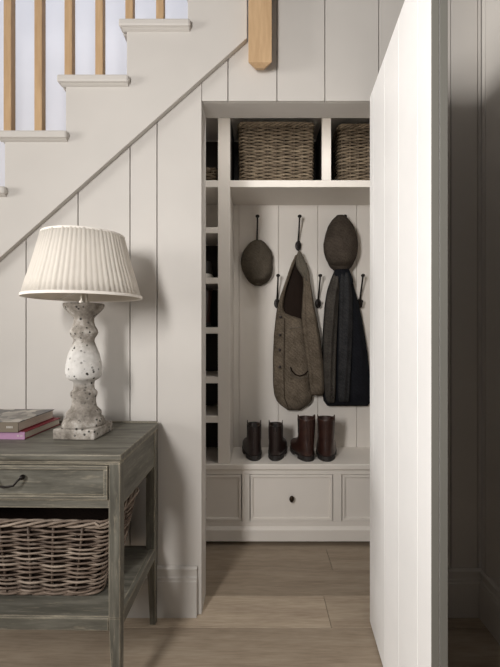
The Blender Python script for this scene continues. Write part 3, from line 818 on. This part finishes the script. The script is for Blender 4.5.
# things in the narrow left cubbies
sh = thing('sneaker', 'black shoe with a white sole in the narrow cubby, third from the top', 'shoe', (-0.285, 2.235, 1.4382), math.radians(10))
def low_shoe(root):
    rings = [(0.026, .004, .262, .044), (0.045, 0, .262, .045), (0.060, .002, .245, .042), (0.075, .006, .20, .037), (0.092, .010, .14, .033), (0.10, .012, .12, .031)]
    S = 28; vs = []
    for z, b1, f1, w in rings:
        for k in range(S):
            t = 2 * PI * k / S; vs.append((w * math.cos(t), (b1 + f1) / 2 + (f1 - b1) / 2 * math.sin(t), z))
    fs = [(i * S + k, i * S + (k + 1) % S, (i + 1) * S + (k + 1) % S, (i + 1) * S + k) for i in range(len(rings) - 1) for k in range(S)]
    fs += [tuple(range(S))[::-1], tuple((len(rings) - 1) * S + k for k in range(S))]
    MB().add(vs, fs).build('upper', 'rubber', root, smooth='all')
    so_ = MB(); pts = [(0.047 * math.cos(2 * PI * k / S), 0.133 + 0.136 * math.sin(2 * PI * k / S)) for k in range(S)]
    so_.prism(pts, 0, 0.028, 'Z'); so_.build('sole', 'white_rubber', root, bevel=0.003)
low_shoe(sh)
make_boot('ankle_boot', 'dim brown leather boot standing in the narrow left cubby', 0.205, 0.042, 0.046, 'leather_brown', 0.010, -1, False, None, (-0.290, 2.235, 1.1702), math.radians(6))

# ------------------------------------------------------------------ side table
TA = math.radians(-1.0); TW, TD = 0.76, 0.42; TH = 0.785
tb = thing('side_table', 'distressed grey-green console table with a drawer and lower shelf', 'table', (-0.403, 1.198, 0), TA)
# local: x 0 (right) .. -TW, y 0 (front) .. TD
o_ = 0.008
mb = MB(); mb.prism([(-o_ * 0, TH), (TD, TH), (TD, TH - 0.02), (0.004, TH - 0.02), (0.0, TH - 0.016)], -TW, 0, 'X')
tt = mb.build('tabletop', 'green_x', tb, bevel=0.003)
MB().box(-TW + 0.01, -0.004, TD - 0.008, TD + 0.002, TH, TH + 0.007).build('back_lip', 'green_x', tb, bevel=0.001)
MB().box(-TW + 0.004, -0.004, 0.004, TD - 0.004, TH - 0.026, TH - 0.0205).build('top_moulding', 'green_x', tb, bevel=0.001)
i_ = 0.004; lw = 0.035; AZ0, AZ1 = 0.625, TH - 0.0265
def leg(x0, y0, dxs, dys):
    mb = MB(); x1, y1 = x0 + lw, y0 + lw
    zb = 0.30; k = 0.012
    # straight to the shelf, then tapering on the inner faces
    mb.box(x0, x1, y0, y1, zb, AZ1)
    bx0 = x0 + (k if dxs > 0 else 0); bx1 = x1 - (k if dxs < 0 else 0)
    by0 = y0 + (k if dys > 0 else 0); by1 = y1 - (k if dys < 0 else 0)
    mb.add([(bx0, by0, 0), (bx1, by0, 0), (bx1, by1, 0), (bx0, by1, 0), (x0, y0, zb), (x1, y0, zb), (x1, y1, zb), (x0, y1, zb)],
           [(3, 2, 1, 0), (0, 1, 5, 4), (1, 2, 6, 5), (2, 3, 7, 6), (3, 0, 4, 7)])
    mb.build('leg', 'green_z', tb, bevel=0.002)
leg(-i_ - lw, i_, 1, -1) ; leg(-i_ - lw, TD - i_ - lw, 1, 1)
leg(-TW + i_, i_, -1, -1); leg(-TW + i_, TD - i_ - lw, -1, 1)
xa, xb = -TW + i_ + lw, -i_ - lw
# side and back aprons
MB().box(-i_ - 0.022, -i_ - 0.003, i_ + lw, TD - i_ - lw, AZ0, AZ1).build('apron', 'green_y', tb, bevel=0.001)
MB().box(-TW + i_ + 0.003, -TW + i_ + 0.022, i_ + lw, TD - i_ - lw, AZ0, AZ1).build('apron', 'green_y', tb, bevel=0.001)
MB().box(xa, xb, TD - i_ - 0.022, TD - i_ - 0.003, AZ0, AZ1).build('apron', 'green_x', tb, bevel=0.001)
MB().box(xa, xb, i_ + 0.003, i_ + 0.024, 0.7535, AZ1).build('front_rail', 'green_x', tb, bevel=0.001)
MB().box(xa, xb, i_ + 0.003, i_ + 0.024, AZ0, 0.6495).build('front_rail', 'green_x', tb, bevel=0.001)
# drawer
d0, d1, z0, z1 = xa + 0.002, xb - 0.002, 0.651, 0.752
mb = MB(); e = 0.012
mb.box(d0 + e, d1 - e, i_ + 0.006, i_ + 0.024, z0 + e, z1 - e)
for a, b_, q0, q1 in ((d0, d1, z0, z0 + e), (d0, d1, z1 - e, z1), (d0, d0 + e, z0 + e, z1 - e), (d1 - e, d1, z0 + e, z1 - e)):
    mb.box(a, b_, i_ - 0.003, i_ + 0.024, q0, q1)
mb.box(d0 + 0.01, d1 - 0.01, i_ + 0.024, TD - 0.06, z0 + 0.004, z1 - 0.004)
dw = mb.build('drawer', 'green_x', tb, bevel=0.0015)
hc = -0.334; hzv = 0.719
hm = MB()
hm.tube([(hc - 0.042, i_ - 0.016, hzv), (hc - 0.036, i_ - 0.021, hzv - 0.006), (hc - 0.026, i_ - 0.024, hzv - 0.019), (hc, i_ - 0.024, hzv - 0.024),
         (hc + 0.026, i_ - 0.024, hzv - 0.019), (hc + 0.036, i_ - 0.021, hzv - 0.006), (hc + 0.042, i_ - 0.016, hzv)], 0.0032, 8)
for s in (-1, 1):
    hm.ball((hc + s * 0.042, i_ - 0.008, hzv), 0.008, 12, (1, 1.3, 1))
hm.build('handle', 'iron', dw, smooth='all')
# lower shelf
mb = MB(); mb.box(-TW + i_ + 0.006, -i_ - 0.006, i_ + 0.006, TD - i_ - 0.006, 0.282, 0.302)
sf = mb.build('shelf', 'green_x', tb, bevel=0.001)
MB().box(xa, xb, i_ + 0.001, i_ + 0.02, 0.262, 0.300).build('shelf_rail', 'green_x', tb, bevel=0.002)
MB().box(-i_ - 0.02, -i_ - 0.001, i_ + lw, TD - i_ - lw, 0.262, 0.3025).build('shelf_rail', 'green_y', tb, bevel=0.001)
MB().box(-TW + i_ + 0.001, -TW + i_ + 0.02, i_ + lw, TD - i_ - lw, 0.262, 0.3025).build('shelf_rail', 'green_y', tb, bevel=0.001)

# big basket on the shelf
bb = thing('wicker_basket', 'large grey-brown wicker basket on the lower shelf of the side table', 'basket', (-0.742, 1.425, 0.3028), TA)
basket(bb, 0.455, 0.235, 0.243, 0.22, 'wicker_grey', 18, pitch=0.0080, r=0.0037, amp=0.0085, wob=0.0035, seedv=11)

# ------------------------------------------------------------------ table lamp
LY = 1.432; lx = (84.0 - CX) * LY / F
lamp = thing('table_lamp', 'table lamp with pleated cream shade and distressed stone baluster base', 'lamp', (lx, LY, TH + 0.0002), math.radians(-4))
mb = MB(); bs = 0.0725
mb.box(-bs, bs, -bs, bs, 0, 0.036)
mb.build('base_plate', 'stone', lamp, bevel=0.005)
prof_px = [(92, 600), (93, 590), (88, 578), (84, 568), (74, 560), (76, 550), (74, 540), (64, 530), (56, 520), (51, 500), (52, 480), (57, 468), (58, 456), (53, 447), (45, 440), (44, 420), (46, 404), (64, 396), (76, 380), (79, 355), (76, 325), (67, 285), (53, 250), (44, 225), (47, 212), (56, 200), (61, 187), (57, 172), (48, 158), (43, 140), (44, 122), (56, 108), (72, 92), (84, 78), (88, 66), (86, 58), (40, 56), (0.5, 55)]
s_ = LY / F / 4.44
zt_ = CH + (CY - (290 + 58 / 4.44)) * LY / F - TH
prof = []
for r, v_ in prof_px:
    t = (600 - v_) / (600 - 55.0); prof.append((r * s_ * 0.98, 0.0355 + t * (zt_ - 0.0355)))
MB().lathe(prof, seg=56).build('baluster_column', 'stone', lamp, smooth='all')
rb = 0.196; rt = 0.135; zb = CH + (CY - 297.5) * LY / F - TH; ztp = CH + (CY - 236) * LY / F - TH
rp = random.Random(4)
NP = 66; phs = [rp.uniform(0.5, 1.2) for _ in range(NP)]
def pleat(t):
    k = t / (2 * PI) * NP; i = int(k) % NP; f = k - int(k)
    return (0.020 * phs[i]) * (math.sin(PI * f) ** 0.8 if f < 0.999 else 0) - 0.004
sd = MB(); seg = NP * 6
outer = []
P = [(rb - .003, zb), (rb * .72 + rt * .28 - .002, zb + (ztp - zb) * .28), ((rb + rt) / 2 - .003, (zb + ztp) / 2), (rt, ztp), (rt - 0.004, ztp - 0.001), (rb - 0.007, zb + 0.001)]
n = len(P); vs = []
for j, (r, z) in enumerate(P):
    for k in range(seg):
        t = 2 * PI * k / seg; rr = r * (1 + (pleat(t) if j < 4 else 0)); vs.append((rr * math.cos(t), rr * math.sin(t), z))
fs = [(j * seg + k, j * seg + (k + 1) % seg, ((j + 1) % n) * seg + (k + 1) % seg, ((j + 1) % n) * seg + k) for j in range(n) for k in range(seg)]
sd.add(vs, fs); shade = sd.build('lamp_shade', 'shade_fabric', lamp, smooth='all')
def band(r, z0_, z1_, nm):
    b = MB(); sg = 96; vs = []
    for rr, z in ((r, z0_), (r, z1_), (r - 0.007, z1_), (r - 0.007, z0_)):
        vs += [(rr * math.cos(2 * PI * k / sg), rr * math.sin(2 * PI * k / sg), z) for k in range(sg)]
    b.add(vs, [(j * sg + k, j * sg + (k + 1) % sg, ((j + 1) % 4) * sg + (k + 1) % sg, ((j + 1) % 4) * sg + k) for j in range(4) for k in range(sg)])
    b.build(nm, 'shade_trim', shade, smooth=True)
band(rb + 0.0015, zb - 0.002, zb + 0.007, 'shade_trim'); band(rt + 0.002, ztp - 0.005, ztp + 0.002, 'shade_trim')
mb = MB(); mb.tube([(0, 0, zt_ - 0.01), (0, 0, zt_ + 0.006)], 0.018, 16); mb.tube([(0, 0, zt_), (0, 0, zt_ + 0.05)], 0.013, 16)
mb.build('bulb_socket', 'brass', lamp, smooth=True)
mb = MB(); mb.ball((0, 0, zt_ + 0.085), 0.030, 16, (1, 1, 1.25)); mb.build('light_bulb', 'shade_trim', lamp, smooth='all')
mb = MB()
for k in range(3):
    t = 2 * PI * k / 3 + 0.4; mb.tube([(0.01 * math.cos(t), 0.01 * math.sin(t), zt_ + 0.045), ((rb - .006) * math.cos(t), (rb - .006) * math.sin(t), zb + 0.006)], 0.002, 6)
mb.build('shade_carrier', 'brass', lamp)

# ------------------------------------------------------------------ books
def book(label, corner, rot, w, l, th, spine, cover, name='hardback_book'):
    """corner = front right bottom corner; spine faces the viewer (long side towards -X hidden by frame)"""
    root = thing(name, label, 'book', corner, rot)
    MB().box(-w + 0.004, -0.004, 0.004, l - 0.004, 0.0028, th - 0.0028).build('page_block', 'pages', root)
    mb = MB(); mb.box(-w, 0, 0, l, th - 0.0026, th); cv = mb.build('front_cover', cover, root, bevel=0.0006)
    MB().box(-w, 0, 0, l, 0, 0.0026).build('back_cover', 'board_red', root, bevel=0.0006)
    MB().box(-w, 0, -0.0005, 0.0035, 0.0, th).build('spine', spine, root, bevel=0.001)
    return root
TZ = TH + 0.0003
b1 = book('slim hardback with a pink-purple spine, under the thicker book on the table', (-0.783, 1.366, TZ), math.radians(-3), 0.27, 0.225, 0.026, 'spine_purple', 'board_red')
for k in range(5): MB().box(-0.026 + k * 0.004, -0.0235 + k * 0.004, -0.001, -0.0004, 0.010, 0.0155).build('spine_lettering', 'mark', b1) if k != 2 else None
b2 = book('thick hardback with a taupe spine and picture cover, topmost on the table', (-0.800, 1.358, TZ + 0.0262), math.radians(-2), 0.27, 0.225, 0.034, 'spine_taupe', 'cover_photo')
MB().box(-0.27, 0, 0.0, 0.225, 0.0005, 0.0032).build('red_edge', 'board_red', b2)
for k in range(5): MB().box(-0.040 + k * 0.0045, -0.037 + k * 0.0045, -0.001, -0.0004, 0.014, 0.021).build('spine_lettering', 'mark', b2)

# ------------------------------------------------------------------ light
def area(name, loc, rot, sx, sy, power, color=(1, 1, 1)):
    l = bpy.data.lights.new(name, 'AREA'); l.shape = 'RECTANGLE'; l.size = sx; l.size_y = sy; l.energy = power; l.color = color
    o = bpy.data.objects.new(name, l); COL.objects.link(o); o.location = loc; o.rotation_euler = rot
    return o
area('daylight_left_window', (XL + 0.28, (WLy0 + WLy1) / 2, (WLz0 + WLz1) / 2), (0, math.radians(-90), math.radians(-25)), WLz1 - WLz0, WLy1 - WLy0, 160, (1.0, 0.975, 0.94))
area('front_fill_light', ((WFx0 + WFx1) / 2, YF + 0.16, (WFz0 + WFz1) / 2), (math.radians(90), 0, math.radians(-50)), WFx1 - WFx0, WFz1 - WFz0, 49, (1.0, 0.975, 0.95))  # added fill lamp inside the room, turned towards the closet
area('stairwell_fill_light', (-1.3, 2.1, 4.5), (0, 0, 0), 2.0, 0.8, 27, (0.95, 0.96, 1.0))  # added lamp that whitens the wall behind the balusters
area('closet_fill_light', (0.22, 1.87, 2.32), (0, 0, 0), 0.9, 0.12, 3.2, (1.0, 0.97, 0.93))  # added lamp hidden behind the lintel to lift the closet interior
w = bpy.data.worlds.new('World'); scene.world = w; w.use_nodes = True
w.node_tree.nodes['Background'].inputs[0].default_value = (0.85, 0.9, 1.0, 1)
w.node_tree.nodes['Background'].inputs[1].default_value = 0.5

# ------------------------------------------------------------------ camera
cd = bpy.data.cameras.new('Camera'); cam = bpy.data.objects.new('Camera', cd); COL.objects.link(cam)
cam.location = (0, 0, CH); cam.rotation_euler = (math.radians(90), 0, 0)
cd.sensor_fit = 'VERTICAL'; cd.sensor_height = 36; cd.lens = F / 667 * 36
cd.shift_x = -(CX - 250) / 667; cd.shift_y = -(333.5 - CY) / 667
cd.clip_start = 0.05
scene.camera = cam
vs_ = scene.view_settings; vs_.view_transform = 'Standard'; vs_.look = 'None'; vs_.gamma = 1; vs_.use_curve_mapping = False; vs_.exposure = 0.0
